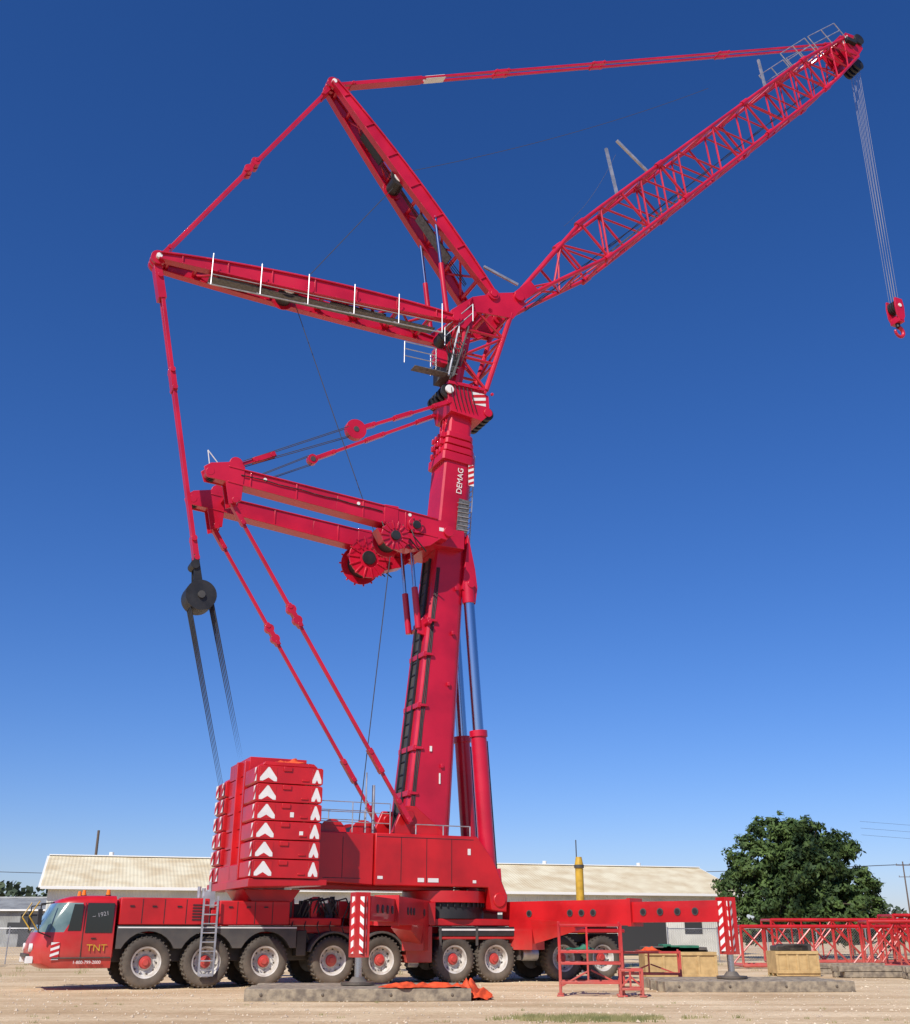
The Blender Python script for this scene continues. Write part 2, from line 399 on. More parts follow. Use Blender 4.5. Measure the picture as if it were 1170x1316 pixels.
b.extr([(-8.3,2.7),(-6.9,2.7),(-6.6,3.1),(-8.6,3.1)],-1.2,1.2,0)
b.box(-8.9,-8.7,.2,.35,3.4,7.4,0);b.box(-8.9,-8.7,1.3,1.45,3.4,7.3,0)
b.done("counterweight_slabs",[REDL],crane,.035)
b=MB()
for k in range(6):
    za=z0+k*H+.06;h=H-.15
    for (a,c) in((-8.80,-8.22),(-6.98,-6.66)):
        b.add([V(a,3.156,za),V(c,3.156,za),V(c,3.156,za+h),V(a,3.156,za+h)],[(0,1,2,3)],0)
        mx=(a+c)/2
        b.add([V(a,3.160,za+h*.25),V(a,3.160,za+h),V(mx-.03,3.160,za+h)],[(0,1,2)],1)
        b.add([V(c,3.160,za+h*.25),V(mx+.03,3.160,za+h),V(c,3.160,za+h)],[(0,1,2)],1)
        b.add([V(a+.1,3.160,za),V(c-.1,3.160,za),V(mx,3.160,za+h*.25)],[(0,1,2)],1)
    for (t0,t1) in((-2.70,-2.3),(2.85,3.1),(-1.75,-1.45)):
        x=CR-.026
        b.add([V(x,t0,za),V(x,t1,za),V(x,t1,za+h),V(x,t0,za+h)],[(0,1,2,3)],0)
        b.add([V(x-.004,t0,za),V(x-.004,t1,za+h*.5),V(x-.004,t1,za+h),V(x-.004,t0,za+h*.5)],[(0,1,2,3)],1)
for k in range(2): b.box(-7.35-.35*k,-7.22-.35*k,3.16,3.166,4.7+k*.6,4.86+k*.6,0)
b.done("counterweight_stripes",[WHITE,SRED],crane,smooth=False)
def cloth(name,cx,cy,w,h,z,m,parent=None,amp=.12,n=36,seed=0,rz=0):
    me=bpy.data.meshes.new(name);vs=[];fs=[]
    for j in range(n+1):
        for i in range(n+1):
            x=(i/n-.5)*w;y=(j/n-.5)*h
            q=noise.noise(Vector((x*2.2+seed,y*2.2,seed)))+.5*noise.noise(Vector((x*6,y*6+seed,seed)))
            e=min(1,2.5*min(i,n-i,j,n-j)/n)
            x+=.25*noise.noise(Vector((y*1.7,seed,x)));y+=.25*noise.noise(Vector((x*1.9,seed+5,y)))
            vs.append((x,y,max(0.01,amp*(q+.5)*(.2+e))))
    for j in range(n):
        for i in range(n):
            a=j*(n+1)+i;fs.append((a,a+1,a+n+2,a+n+1))
    me.from_pydata(vs,[],fs);me.materials.append(m);me.shade_smooth()
    o=bpy.data.objects.new(name,me);o.location=(cx,cy,z);o.rotation_euler=(0,0,rz);scene.collection.objects.link(o)
    if parent:o.parent=parent
    return o
cloth("counterweight_tarp",-7.6,-2.35,1.3,1.0,7.1,ORG,crane,.22,seed=3)
# ---------------------------------------------------------------- main boom
def bp(z): return -1.60+(z-5.0)*.0865
b=MB()
def boom_sec(b,z0,z1,w,dep,m=0,dep2=None,w2=None):
    A=V(bp(z0),0,z0);B=V(bp(z1),0,z1);d,a,c=b.frame(A,B)
    if c.x<0:c=-c
    dep2=dep2 or dep;w2=w2 or w
    def ring(P,w,dp):
        pts=[(-w/2,-dp/2+.08),(-w/2+.08,-dp/2),(w/2-.08,-dp/2),(w/2,-dp/2+.08)]
        for k in range(9):
            g=math.pi*k/8
            pts.append((w/2*math.cos(g),dp/2-.55*w/2+.55*w/2*math.sin(g)))
        return [P+a*x+c*y for x,y in pts]
    r0=ring(A,w,dep);r1=ring(B,w2,dep2);n=len(r0)
    b.add(r0+r1,[(i,(i+1)%n,n+(i+1)%n,n+i) for i in range(n)]+[tuple(range(n))[::-1],tuple(range(n,2*n))],m)
boom_sec(b,4.6,17.0,1.70,2.05,dep2=1.50,w2=1.5)
boom_sec(b,17.0,20.7,1.5,1.50,dep2=1.45,w2=1.5)
boom_sec(b,20.6,21.0,1.68,1.75);boom_sec(b,21.08,21.35,1.58,1.62);boom_sec(b,21.45,21.7,1.5,1.52);boom_sec(b,21.8,22.05,1.42,1.42)
boom_sec(b,20.9,23.4,1.22,1.2)
b.done("main_boom",[RED],crane,.015)
b=MB()
def hd_b(z): return 2.05-(z-4.6)/12.4*.55
for z in(6.6,8.3,9.95,12.0,13.4,16.8):
    s=bp(z);dd=hd_b(z)
    b.box(s-dd/2-.09,s-dd/2+.06,-.6,.88,z-.10,z+.10,0)
    b.box(s-dd/2,s-dd/2+.35,.82,.9,z-.05,z+.05,0)
for z in(7.6,10.8,12.9,14.8):
    b.box(bp(z)+.2,bp(z)+.32,.80,.9,z,z+.15,0)
b.disc((bp(13.4)-.85,13.3),-.9,1.0,.09)
b.extr([(bp(13)-1.15,12.9),(bp(13)-.7,12.8),(bp(13)-.7,13.9),(bp(13)-1.15,13.3)],.45,.55)
for t in(.5,-.5):
    b.tube(V(-2.02,t,13.1),V(-2.22,t,14.8),.13,12);b.tube(V(-2.22,t,14.8),V(-2.4,t,16.6),.07,10,m=1)
b.extr([(bp(15)+.5,14.9),(.35,14.3),(.45,15.0),(.35,15.8),(bp(17.5)+.55,17.3)],.5,.9,0)
b.extr([(bp(15)+.5,14.9),(.35,14.3),(.45,15.0),(.35,15.8),(bp(17.5)+.55,17.3)],-.5,-.9,0)
b.disc((.1,15.1),-1.05,1.05,.16)
for q in range(5): b.path([V(bp(22.4+.2*k)-.55-.03*q,.5-.2*q,22.2+.3*k) for k in range(5)],.03,6,0)
for z in(21.2,21.6,21.95): 
    for k in range(4): b.box(bp(z)-.95,bp(z)-.72,-.5+.3*k,-.36+.3*k,z-.12,z+.12,0)
b.done("boom_brackets",[RED,CHR],crane,.015)
b=MB()
for t in(.30,-.30):
    b.beam(V(bp(5.2)-1.06,t,5.2),V(bp(16.2)-.82,t,16.2),.10,.10)
b.beam(V(bp(5.2)-1.03,0,5.2),V(bp(16.2)-.79,0,16.2),.5,.03,m=1)
for k in range(22):
    z=5.4+k*.49;dd=hd_b(z);b.box(bp(z)-dd/2-.07,bp(z)-dd/2-.03,-.28,.28,z,z+.04)
for q in range(3): b.path([V(bp(z)-hd_b(z)/2+.12+q*.06+.01*math.sin(z*3+q),.85-(z-5.2)*.0075,z) for z in [5.2+k*.5 for k in range(22)]],.022,6)
b.done("boom_guide_rail_and_hoses",[BLACK,GREY],crane)
b=MB()
for x in(.15,.5):b.beam(V(bp(18)+.72,x,16.6),V(bp(21)+.78,x,21.2),.04,.04)
for k in range(18): b.tube(V(bp(18)+.73+k*.018,.15,16.8+k*.25),V(bp(18)+.73+k*.018,.5,16.8+k*.25),.018,6)
b.beam(V(bp(17.5)+.28,.80,17.4),V(bp(19.2)+.28,.79,18.9),.04,.50,m=1)
for k in range(7): b.tube(V(bp(18)+.04,.83,17.5+k*.2),V(bp(18)+.55,.83,17.5+k*.2),.02,6)
b.done("boom_ladder_and_grating",[SILV,GRAT],crane)
text("boom_lettering","DEMAG",.36,V(bp(19.9)+.02,.785,19.75),WHITE,rot=(R(90),R(-85),0))
b=MB()
chev_s(b,bp(20)+.40,bp(20)+.66,19.6,20.6,.80,4)
b.box(bp(17)-.0,bp(17)+.14,.77,.778,17.1,17.3);b.box(bp(8)-.3,bp(8)-.2,.86,.865,8.2,8.4)
b.box(bp(8)+.1,bp(8)+.16,.85,.865,7.0,7.4)
chev_s(b,.3,.95,23.55,24.15,.86,2)
b.done("boom_labels",[WHITE,SRED],crane,smooth=False)
b=MB()
s=bp(23.5)
b.extr([(s-.75,23.0),(s+.75,22.8),(s+1.15,23.2),(s+1.1,24.1),(s+.3,24.5),(s-.6,24.5),(s-.95,24.0)],-.85,.85,0)
for t in(-.7,-.35,0,.35,.7):
    b.disc((s+1.05,23.25),t-.09,t+.09,.32,18,1);b.disc((s-.85,24.0),t-.08,t+.08,.34,18,1)
b.disc((s-.85,24.0),.86,.95,.20,18,2)
b.disc((s+1.05,23.25),.86,.92,.2,18,0)
for k in range(6): b.disc((s-.5+.35*k,24.3+.1*math.sin(k)),.86,.95,.07,8,0)
b.box(s-.9,s+.9,-.95,.95,24.28,24.42,0)
for k in range(6): b.path([V(s-.8+.2*k,.9,24.3),V(s-.75+.2*k,1.0,23.7),V(s-.5+.2*k,.9,23.1)],.022,6,1)
b.done("boom_head",[RED,BLACK,WHITE],crane,.02)
b=MB()
for t in(.75,-.75):
    A=V(.95,t,2.85);B=V(.06,t,15.2);D=B-A
    b.tube(A,A+D*.50,.31,24,m=0);b.tube(A+D*.49,A+D*.51,.36,24,m=0);b.tube(A+D*.50,A+D*.95,.22,24,m=1);b.tube(A+D*.93,B,.27,16,m=0)
    b.tube(A+D*.08+Vector((.35,0,0)),A+D*.48+Vector((.35,0,0)),.04,8,m=2);b.beam(A+D*.02,A+D*.09,.75,.7,m=0)
b.done("luffing_cylinders",[RED,CHR,BLACK],crane,.01)
# ---------------------------------------------------------------- superlift arms
b=MB()
for sd in(1,-1):
    r=V(-1.3,1.5*sd,16.95);tp=V(-10.9,1.5*sd,17.85);D=tp-r
    b.beam(r,r+D*.5,.55,.78,.55,.74,m=0);b.beam(r+D*.5,tp,.55,.74,.50,.55,m=0)
    b.beam(r+D*.05+Vector((0,0,.40)),r+D*.95+Vector((0,0,.32)),.64,.05,m=0)
    b.beam(r+D*.05-Vector((0,0,.40)),r+D*.95-Vector((0,0,.30)),.64,.05,m=0)
    for k in (1,3,6,8):
        P=r+D*(.1+.095*k);b.beam(P+Vector((-.03,0,0)),P+Vector((.03,0,0)),.60,.80-.02*k,m=0)
    b.path([r+D*(.3+.05*k)+Vector((0,-.31*sd,.1+.02*math.sin(k*2))) for k in range(13)],.025,6,1)
    for q in(.26,-.26):
        b.extr([(-10.5,17.5),(-11.2,17.55),(-11.35,17.95),(-11.1,18.15),(-10.0,18.4),(-9.8,18.2),(-9.85,16.8),(-10.3,16.6)],(1.5+q)*sd-.03,(1.5+q)*sd+.03,0)
    b.disc((-10.15,18.3),1.22*sd,1.78*sd,.26,20,0);b.disc((-11.1,17.8),1.2*sd,1.8*sd,.16,16,0);b.disc((-10.08,16.8),1.15*sd,1.85*sd,.13,16,0)
    for k in range(3): b.disc((-10.95,17.85),(1.33+.13*k)*sd,(1.38+.13*k)*sd,.30,18,1)
    rr=.58 if sd>0 else .86
    b.disc((-3.7,16.3),1.0*sd,2.0*sd,rr*.68,28,1);b.disc((-3.7,16.3),.95*sd,1.02*sd,rr,28,0);b.disc((-3.7,16.3),1.96*sd,2.02*sd,rr,28,0)
    for k in range(14):
        g=k*math.pi/7
        for tt in(2.04,.93): b.beam(V(-3.7+rr*.5*math.cos(g),tt*sd,16.3+rr*.5*math.sin(g)),V(-3.7+rr*1.08*math.cos(g),tt*sd,16.3+rr*1.08*math.sin(g)),.05,.07,m=0)
    b.disc((-3.7,16.3),2.0*sd,2.12*sd,.2,18,1);b.disc((-3.7,16.3),.88*sd,.95*sd,.3,18,1)
    b.extr([(-4.4,16.6),(-4.1,16.1),(-3.0,15.9),(-2.1,16.2),(-1.6,16.6)],1.2*sd,1.8*sd,0)
    b.disc((-2.75,16.95),1.78*sd,1.90*sd,.34,20,0);b.disc((-2.75,16.95),1.90*sd,1.96*sd,.18,16,1)
    for k in range(6):
        g=k*math.pi/3;b.disc((-2.75+.26*math.cos(g),16.95+.26*math.sin(g)),1.90*sd,1.94*sd,.03,8,1)
    b.box(-4.1,-3.5,1.2*sd,1.8*sd,16.9,17.65,0)
    for k in range(5): b.path([V(-4.2+.3*k,1.8*sd,16.9),V(-4.1+.3*k,2.0*sd,16.4),V(-3.5+.3*k,1.85*sd,15.9)],.03,6,1)
b.disc((-1.3,16.9),-1.9,1.9,.22,20,0)
b.box(-1.9,-.3,-1.2,1.2,16.5,17.3,0)
b.beam(V(-9.9,1.5,17.9),V(-9.9,-1.5,17.9),.2,.25,m=0);b.beam(V(-2.3,1.5,16.9),V(-2.3,-1.5,16.9),.5,.5,m=0)
b.done("superlift_arms",[RED,BLACK],crane,.012)
b=MB()
for sd in(1,-1):
    for (s,z) in((-3.0,17.5),(-5.2,17.62),(-9.0,17.95),(-1.2,17.2)): b.disc((s,z-.12),1.78*sd,1.79*sd,.07,14)
    b.box(-1.7,-1.5,1.78*sd,1.785*sd,16.9,17.05);b.box(-1.4,-1.15,1.78*sd,1.785*sd,16.9,17.05)
b.path([V(-11.0,1.2,18.1),V(-11.15,1.2,18.9),V(-10.7,1.2,18.4)],.02)
b.done("superlift_labels",[WHITE],crane)
def link(b,A,B,r=.07,joints=(),m=0,jr=2.0):
    D=B-A;d,a,c=b.frame(A,B)
    b.beam(A,B,r*2.2,r*2.2,m=m)
    for k in joints:
        P=A+D*k;b.beam(P-d*.5,P+d*.5,r*2.2*jr,r*2.6*1.25,m=m)
        for q in(-.38,.38): b.tube(P+d*q-a*r*2.6,P+d*q+a*r*2.6,r*1.7,12,m=m)
b=MB()
for sd in(1,-1):
    A=V(-10.1,1.5*sd,16.7);B=V(-2.75,1.45*sd,5.6)
    link(b,A,B,.055,(.03,.36,.82,.975))
    D=B-A
    for k in(.34,.375):
        P=A+D*k;b.tube(P-Vector((0,.12,0)),P+Vector((0,.12,0)),.18,16)
    A=V(-9.9,1.5*sd,18.4);B=V(-.9,.75*sd,23.4);D=B-A
    P=A+D*(.52 if sd>0 else .40)
    link(b,P,B,.055,(.1,.5,.93))
    b.disc((P.x,P.z),-P.y-.14,-P.y+.14,.44 if sd>0 else .22,24,0);b.disc((P.x,P.z),-P.y-.16,-P.y+.16,.12,12,1)
    for q in(.1,-.1):b.tube(A+Vector((0,q,.1)),P+Vector((0,q,.25)),.018,5,m=1);b.tube(A+Vector((0,q,-.1)),P+Vector((0,q,-.2)),.018,5,m=1)
    link(b,A,A+D*.12,.06,(.8,))
b.done("superlift_pendants",[RED,ROPE],crane,.005)
# ---------------------------------------------------------------- luffing head
def truss(b,st,r=.09,rd=.045,m=0,cross=False,X=False):
    C=[]
    for c,hw,hv in st:
        y=Vector((0,1,0))*hw
        C.append([c-y+hv,c+y+hv,c+y-hv,c-y-hv])
    for i in range(len(C)-1):
        for k in range(4): b.tube(C[i][k],C[i+1][k],r,10,m=m)
        for k in range(4):
            j=(k+1)%4
            p,q=(C[i][k],C[i+1][j]) if (i+k)%2==0 else (C[i][j],C[i+1][k])
            b.tube(p,q,rd,6,m=m)
            if cross: b.tube(C[i+1][k],C[i+1][j],rd,6,m=m)
    return C
b=MB()
st=[]
for k in range(4):
    f=k/3;st.append((V(lerp(.25,1.15,f),0,lerp(24.4,28.6,f)),lerp(.8,1.05,f),Vector((lerp(.75,1.1,f),0,0))))
truss(b,st,.12,.07,cross=True)
for t in(1.1,-1.1):
    b.extr([(-.2,28.1),(2.3,28.3),(2.95,29.3),(2.6,29.8),(1.6,29.5),(.2,28.9)],t-.05,t+.05)
    b.disc((1.25,29.3),t-.15,t+.15,.28);b.disc((2.6,29.6),t-.15,t+.15,.25);b.disc((-.6,27.6),t-.15,t+.15,.25)
    b.extr([(.2,28.9),(-.9,27.9),(-.9,27.3),(-.2,27.1),(.4,28.0)],t-.05,t+.05)
for (s,z) in((1.25,29.3),(2.6,29.6),(-.6,27.6),(1.1,28.4)):b.disc((s,z),-1.15,1.15,.13)
b.beam(V(-.3,.5,24.5),V(.3,.7,28.4),.3,.35);b.beam(V(-.3,-.5,24.5),V(.3,-.7,28.4),.3,.35)
b.done("luffing_jib_head_adapter",[RED],crane,.01)
b=MB()
b.beam(V(-.75,.9,24.6),V(.0,.95,27.3),.45,.05,m=1);b.tube(V(-.95,1.0,24.6),V(-.4,1.1,27.6),.05)
rail(b,[V(-3.1,1.1,24.7),V(-1.6,1.1,24.7),V(-1.6,.5,24.7)],1.05)
b.box(-2.6,-1.0,.6,1.1,24.67,24.70,1)
for k in range(8): b.tube(V(-.95+k*.09,.95,24.8+k*.33),V(-.5+k*.09,.95,24.8+k*.33),.025,6)
rail(b,[V(-1.2,1.15,26.0),V(.2,1.15,27.6)],.9,1)
b.done("adapter_platform_and_ladder",[SILV,GRAT],crane)
b=MB()
b.disc((-1.1,26.6),.3,1.0,.30,20,0);b.box(-1.5,-.9,.4,.8,25.3,26.0,1);b.box(-.9,-.5,-.8,.8,25.0,25.9,2)
for k in range(8): b.path([V(-1.1+.1*k,1.02,26.6),V(-1.2+.15*k,1.15,26.0),V(-.7+.05*k,1.0,25.2)],.02,6,0)
b.done("adapter_cable_drum",[BLACK,RED,GREY],crane,.02)
# ---------------------------------------------------------------- masts
def mast(name,foot,tip,hwf,hwt,mid,off,sgn):
    b=MB();F=Vector((foot[0],0,foot[1]));T=Vector((tip[0],0,tip[1]));D=T-F;d=D.normalized();nrm=Vector((-d.z,0,d.x))*sgn
    n=14
    for sd in(1,-1):
        P=[];Q=[]
        for k in range(n+1):
            f=k/n;bul=math.sin(math.pi*f)**.8 if 0<f<1 else 0
            hw=lerp(hwf,hwt,f);c=F+D*f+Vector((0,-sd*hw,0))
            P.append(c+nrm*(off*bul*.5+.14));Q.append(c-nrm*(off*bul*.2+.14))
        for k in range(n):
            w=.10;y=Vector((0,w,0))
            vs=[Q[k]-y,Q[k]+y,P[k]+y,P[k]-y,Q[k+1]-y,Q[k+1]+y,P[k+1]+y,P[k+1]-y]
            b.add(vs,[(0,1,5,4),(1,2,6,5),(2,3,7,6),(3,0,4,7)]+([(0,3,2,1)] if k==0 else [])+([(4,5,6,7)] if k==n-1 else []),0)
            b.beam(P[k],P[k+1],.36,.07);b.beam(Q[k],Q[k+1],.36,.07)
            if k%2: b.beam(Q[k]-Vector((0,sd*.13,0)),P[k]-Vector((0,sd*.13,0)),.05,.06)
    for f in(.08,.2,.32,.46,.6,.74,.88,.97):
        c=F+D*f;hw=lerp(hwf,hwt,f);b.tube(c+Vector((0,hw,0)),c-Vector((0,hw,0)),.10,10)
    for i,(f,g) in enumerate(((.08,.2),(.2,.32),(.32,.46),(.6,.74),(.74,.88))):
        h0=lerp(hwf,hwt,f);h1=lerp(hwf,hwt,g);b.tube(F+D*f+Vector((0,h0,0)),F+D*g-Vector((0,h1,0)),.06);b.tube(F+D*f-Vector((0,h0,0)),F+D*g+Vector((0,h1,0)),.06)
    for t in(-.3,0,.3): b.tube(T+Vector((0,t-.08,0)),T+Vector((0,t+.08,0)),.32,20,m=0)
    b.tube(T+Vector((0,-.52,0)),T+Vector((0,.52,0)),.12,14,m=2)
    b.tube(F+Vector((0,-hwf-.2,0)),F+Vector((0,hwf+.2,0)),.17,14)
    c=F+D*mid-nrm*.05
    b.tube(c+Vector((0,-.5,0)),c+Vector((0,.5,0)),.34,24,m=1);b.tube(c+Vector((0,-.55,0)),c+Vector((0,-.5,0)),.5,24,m=1);b.tube(c+Vector((0,.55,0)),c+Vector((0,.5,0)),.5,24,m=0)
    b.tube(c+Vector((0,-.60,0)),c+Vector((0,-.55,0)),.33,20,m=2)
    c=F+D*(mid+.1);b.beam(c,c+d*1.6,.5,.25,m=1);c=F+D*(mid-.35)-nrm*.1;b.beam(c,c+d*2.6,.6,.08,m=3)
    for k in range(3): b.path([F+D*(f)+Vector((0,.12*k-.12+.04*math.sin(f*30+k),0))-nrm*.1 for f in [i/20 for i in range(2,17)]],.022,5,1)
    b.done(name,[RED,BLACK,WHITE,GRAT],crane,.008)
    return F,T,D,d,nrm
F1,T1,D1,d1,n1=mast("luffing_mast_front",(1.25,29.3),(-6.7,39.4),1.1,.40,.56,.62,-1)
F2,T2,D2,d2,n2=mast("luffing_mast_rear",(-.7,27.5),(-13.7,27.45),1.1,.40,.58,.62,-1)
b=MB()
for t in(.9,-.9):
    A=F1+D1*.36+Vector((0,t,0));B=Vector((-1.0,t,27.9))
    b.tube(A,A.lerp(B,.5),.08,12,m=1);b.tube(A.lerp(B,.5),B,.12,12,m=0)
b.done("mast_backstop_cylinders",[RED,CHR],crane)
b=MB()
A=F2+D2*.06+Vector((0,-1.35,-.55));B=F2+D2*.84+Vector((0,-.85,-.55))
b.beam(A+Vector((0,.9,.1)),B+Vector((0,.6,.1)),.55,.03,m=1);n=6
tA=A+Vector((0,-.12,-.55));tB=B+Vector((0,-.12,-.55))
b.tube(tA,tB,.028,6)
for k in range(n):
    P=tA.lerp(tB,k/(n-1));b.tube(P,P+Vector((0,0,1.5)),.025,6);b.tube(P,P+Vector((0,.7,.5)),.03,6)
b.tube(tA+Vector((0,0,.5)),tB+Vector((0,0,.5)),.018,6)
b.done("mast_walkway_railing",[SILV,GRAT],crane)
F=Vector((2.6,0,29.55));dj=Vector((math.cos(R(45.9)),0,math.sin(R(45.9))));nj=Vector((-dj.z,0,dj.x))
XE=36.9
E=F+dj*XE
JT=E+nj*.95-dj*.2
b=MB()
for t in(.16,-.16):
    y=Vector((0,t,0))
    link(b,T1+y,T2+y,.055,(.03,.5,.97),jr=1.8)
    for q in(.48,.52):
        P=(T1+y).lerp(T2+y,q);b.tube(P-Vector((0,.12,0)),P+Vector((0,.12,0)),.2,14)
    link(b,T1+y,JT+y*1.2,.05,(.02,.27,.45,.72,.985),jr=1.5)
    link(b,T2+y,Vector((-11.0,t*.5,14.9)),.065,(.03,.42,.97),jr=1.4)
b.beam(Vector((-13.7,0,27.2)),Vector((-13.35,0,25.7)),.5,.32)
b.beam(T1+(JT-T1).normalized()*1.0,T1+(JT-T1).normalized()*5.2,.44,.2,m=0)
b.beam(T1+(JT-T1).normalized()*5.4,T1+(JT-T1).normalized()*6.6,.42,.16,m=1)
b.done("stay_pendants",[RED,WHITE],crane,.005)
b=MB()
b.disc((-10.75,13.4),-.42,.42,.58,28,0);b.disc((-10.75,13.4),-.5,.5,.14,16,1)
for t in(.2,-.2): b.extr([(-11.12,15.0),(-10.95,15.0),(-10.6,13.5),(-10.9,13.0),(-11.0,13.6)],t-.04,t+.04,0)
b.disc((-11.05,14.6),-.3,.3,.17,16,0)
for q in range(4):
    t=-.30+q*.2
    b.tube(V(-11.2,t,13.4),V(-8.96,t-.1,5.2),.032,6,0);b.tube(V(-10.3,t,13.3),V(-8.7,t,7.5),.032,6,0)
b.done("superlift_hoist_block",[BLACK,GREY],crane)
b=MB()
c1=F1+D1*.56;c2=F2+D2*.56
b.tube(c1,c2,.018,5);b.tube(c2,V(-3.8,0,17.0),.018,5);b.tube(V(-3.7,1.5,15.6),V(-4.3,.5,5.4),.02,5)
def sag(A,B,s,n=16):
    return [A.lerp(B,k/n)-Vector((0,0,s*4*(k/n)*(1-k/n))) for k in range(n+1)]
b.path(sag(F1+D1*.60,V(16.5,0,48.6),.5),.013,5)
b.path(sag(V(6.0,0,35.4),V(9.5,0,41.2),.5),.008,4)
b.done("hoist_ropes",[ROPE],crane)
# ---------------------------------------------------------------- luffing jib
b=MB();st=[]
def hd(x):
    if x<1: return .22
    if x<6.5: return lerp(.25,1.14,(x-1)/5.5)
    if x<32: return 1.16
    return lerp(1.16,.75,(x-32)/5)
def hwid(x): return 1.10 if x<32 else lerp(1.10,.8,(x-32)/5)
xs=[.5,2.4,4.4,6.4]
x=6.4
while x<XE-1:
    x+=1.9;xs.append(min(x,XE))
xs[-1]=XE
for x in xs: st.append((F+dj*x,hwid(x),nj*hd(x)))
C=truss(b,st,.10,.055)
for i,x in enumerate(xs):
    if i in(3,7,12,16):
        for P in C[i]: b.tube(P-dj*.3,P+dj*.3,.16,10)
    if i in (0,2,3,5,7,10,12,15,16,len(xs)-1):
        for k in range(4): b.tube(C[i][k],C[i][(k+1)%4],.07,8)
for i in(6,7,14,15,16,17,18):
    if i+1<len(C):
        for k in(0,1,2,3):
            j=(k+1)%4;b.tube(C[i][k],C[i+1][j],.05,6);b.tube(C[i][j],C[i+1][k],.05,6)
for sd in(1,-1):
    y=Vector((0,sd*1.1,0));b.beam(F+y-dj*.1,F+y+dj*1.2,.2,.6)
    b.tube(F+y+Vector((0,.18,0)),F+y-Vector((0,.18,0)),.25,16)
b.done("luffing_jib_lattice",[RED],crane)
b=MB()
b.beam(F+dj*7-nj*.85,F+dj*16-nj*.85,.45,.04,m=0)
for k in range(3): b.path([F+dj*(1+i)-nj*.6+Vector((0,.3*k-.3,.05*math.sin(i*2+k))) for i in range(35)],.02,5,1)
b.done("jib_walkway_and_cables",[GRAT,BLACK],crane)
b=MB()
for t in(.78,.0,-.78):
    P=[E-dj*.6+nj*.9,E+dj*.6+nj*1.0,E+dj*1.3+nj*.4,E+dj*1.0-nj*.55,E-dj*.6-nj*.85]
    b.extr([(p.x,p.z) for p in P],t-.05,t+.05,0)
S1=E+dj*1.2+nj*.1;S2=E-dj*.1-nj*1.15
for t in(-.6,-.35,-.1,.15,.4,.65): b.disc((S1.x,S1.z),t-.07,t+.07,.46,22,1)
for t in(-.4,-.1,.2,.5): b.disc((S2.x,S2.z),t-.07,t+.07,.42,22,1)
b.disc((S1.x,S1.z),-.9,.9,.14,12,0);b.beam(E+nj*.9-Vector((0,.8,0)),E+nj*.9+Vector((0,.8,0)),.3,.2,m=0)
b.disc((S1.x,S1.z),.79,.95,.4,20,1)
b.box(E.x-.5,E.x+.3,.60,1.1,E.z+.2,E.z+.5,1)
b.done("jib_head",[RED,BLACK],crane,.01)
b=MB()
for k in range(4):
    p=E+dj*(-.5+.24*k)+nj*.45;q=p+dj*.12
    b.add([V(p.x,.838,p.z),V(q.x,.838,q.z),V(q.x-.1,.838,q.z+.42),V(p.x-.1,.838,p.z+.42)],[(0,1,2,3)],0)
b.done("jib_head_stripes",[WHITE],crane,smooth=False)
b=MB()
for sd in(1,-1):
    y=Vector((0,-sd*1.0,0))
    for (x0,x1) in((29.8,33.0),(33.4,36.8)):
        A=F+dj*x0+nj*hd(x0)+y;B=F+dj*x1+nj*hd(x1)+y
        for k in range(3):
            P=A.lerp(B,k/2);b.tube(P,P+nj*1.15,.035,6)
        for h in(.55,1.15): b.tube(A+nj*h,B+nj*h,.03,6)
A=F+dj*10.0+nj*1.2+Vector((0,-1,0));b.beam(A,A+Vector((-.5,0,2.8)),.12,.14)
A=F+dj*26.3+nj*1.2+Vector((0,-1,0));b.beam(A,A+Vector((-.25,0,2.0)),.12,.14)
A=F+dj*14.3+nj*1.2;b.beam(A,A+Vector((-1.7,0,1.2))+nj*.5,.12,.14)
A=F+dj*.6+nj*.5;b.beam(A+Vector((0,-1,0)),A+Vector((-1.8,-1,.5)),.10,.12)
b.done("jib_railings",[SILV],crane)
hx=29.05;hz=37.3
b=MB()
for t in(-.3,-.1,.1,.3):
    b.tube(V(S1.x+.2,t*1.2,S1.z-.3),V(hx+.12,t*.8,hz-.5),.011,5,m=3);b.tube(V(S2.x+.1,t*1.1,S2.z-.3),V(hx-.12,t*.8,hz-.5),.011,5,m=3)
for t in(.32,-.32): b.extr([(hx-.28,hz-.1),(hx+.28,hz-.1),(hx+.36,hz-.6),(hx+.3,hz-1.3),(hx+.12,hz-1.6),(hx-.12,hz-1.6),(hx-.3,hz-1.3),(hx-.36,hz-.6)],t-.05,t+.05,0)
for t in(-.15,.0,.15): b.disc((hx,hz-.6),t-.06,t+.06,.4,22,1)
b.disc((hx,hz-.6),-.42,.42,.12,12,2);b.box(hx-.2,hx+.2,-.35,.35,hz-1.7,hz-1.3,0)
b.tube(V(hx,0,hz-1.6),V(hx,0,hz-1.95),.14,12,m=1)
pts=[]
for k in range(15):
    a=R(90-k*20);pts.append(V(hx+.02+.32*math.cos(a),0,hz-2.25+.32*math.sin(a)))
for i in range(14): b.tube(pts[i],pts[i+1],.13*(1-.03*i),10,r2=.13*(1-.03*(i+1)),m=0)
b.done("hook_block",[RED,BLACK,WHITE,FOG],crane,.01)

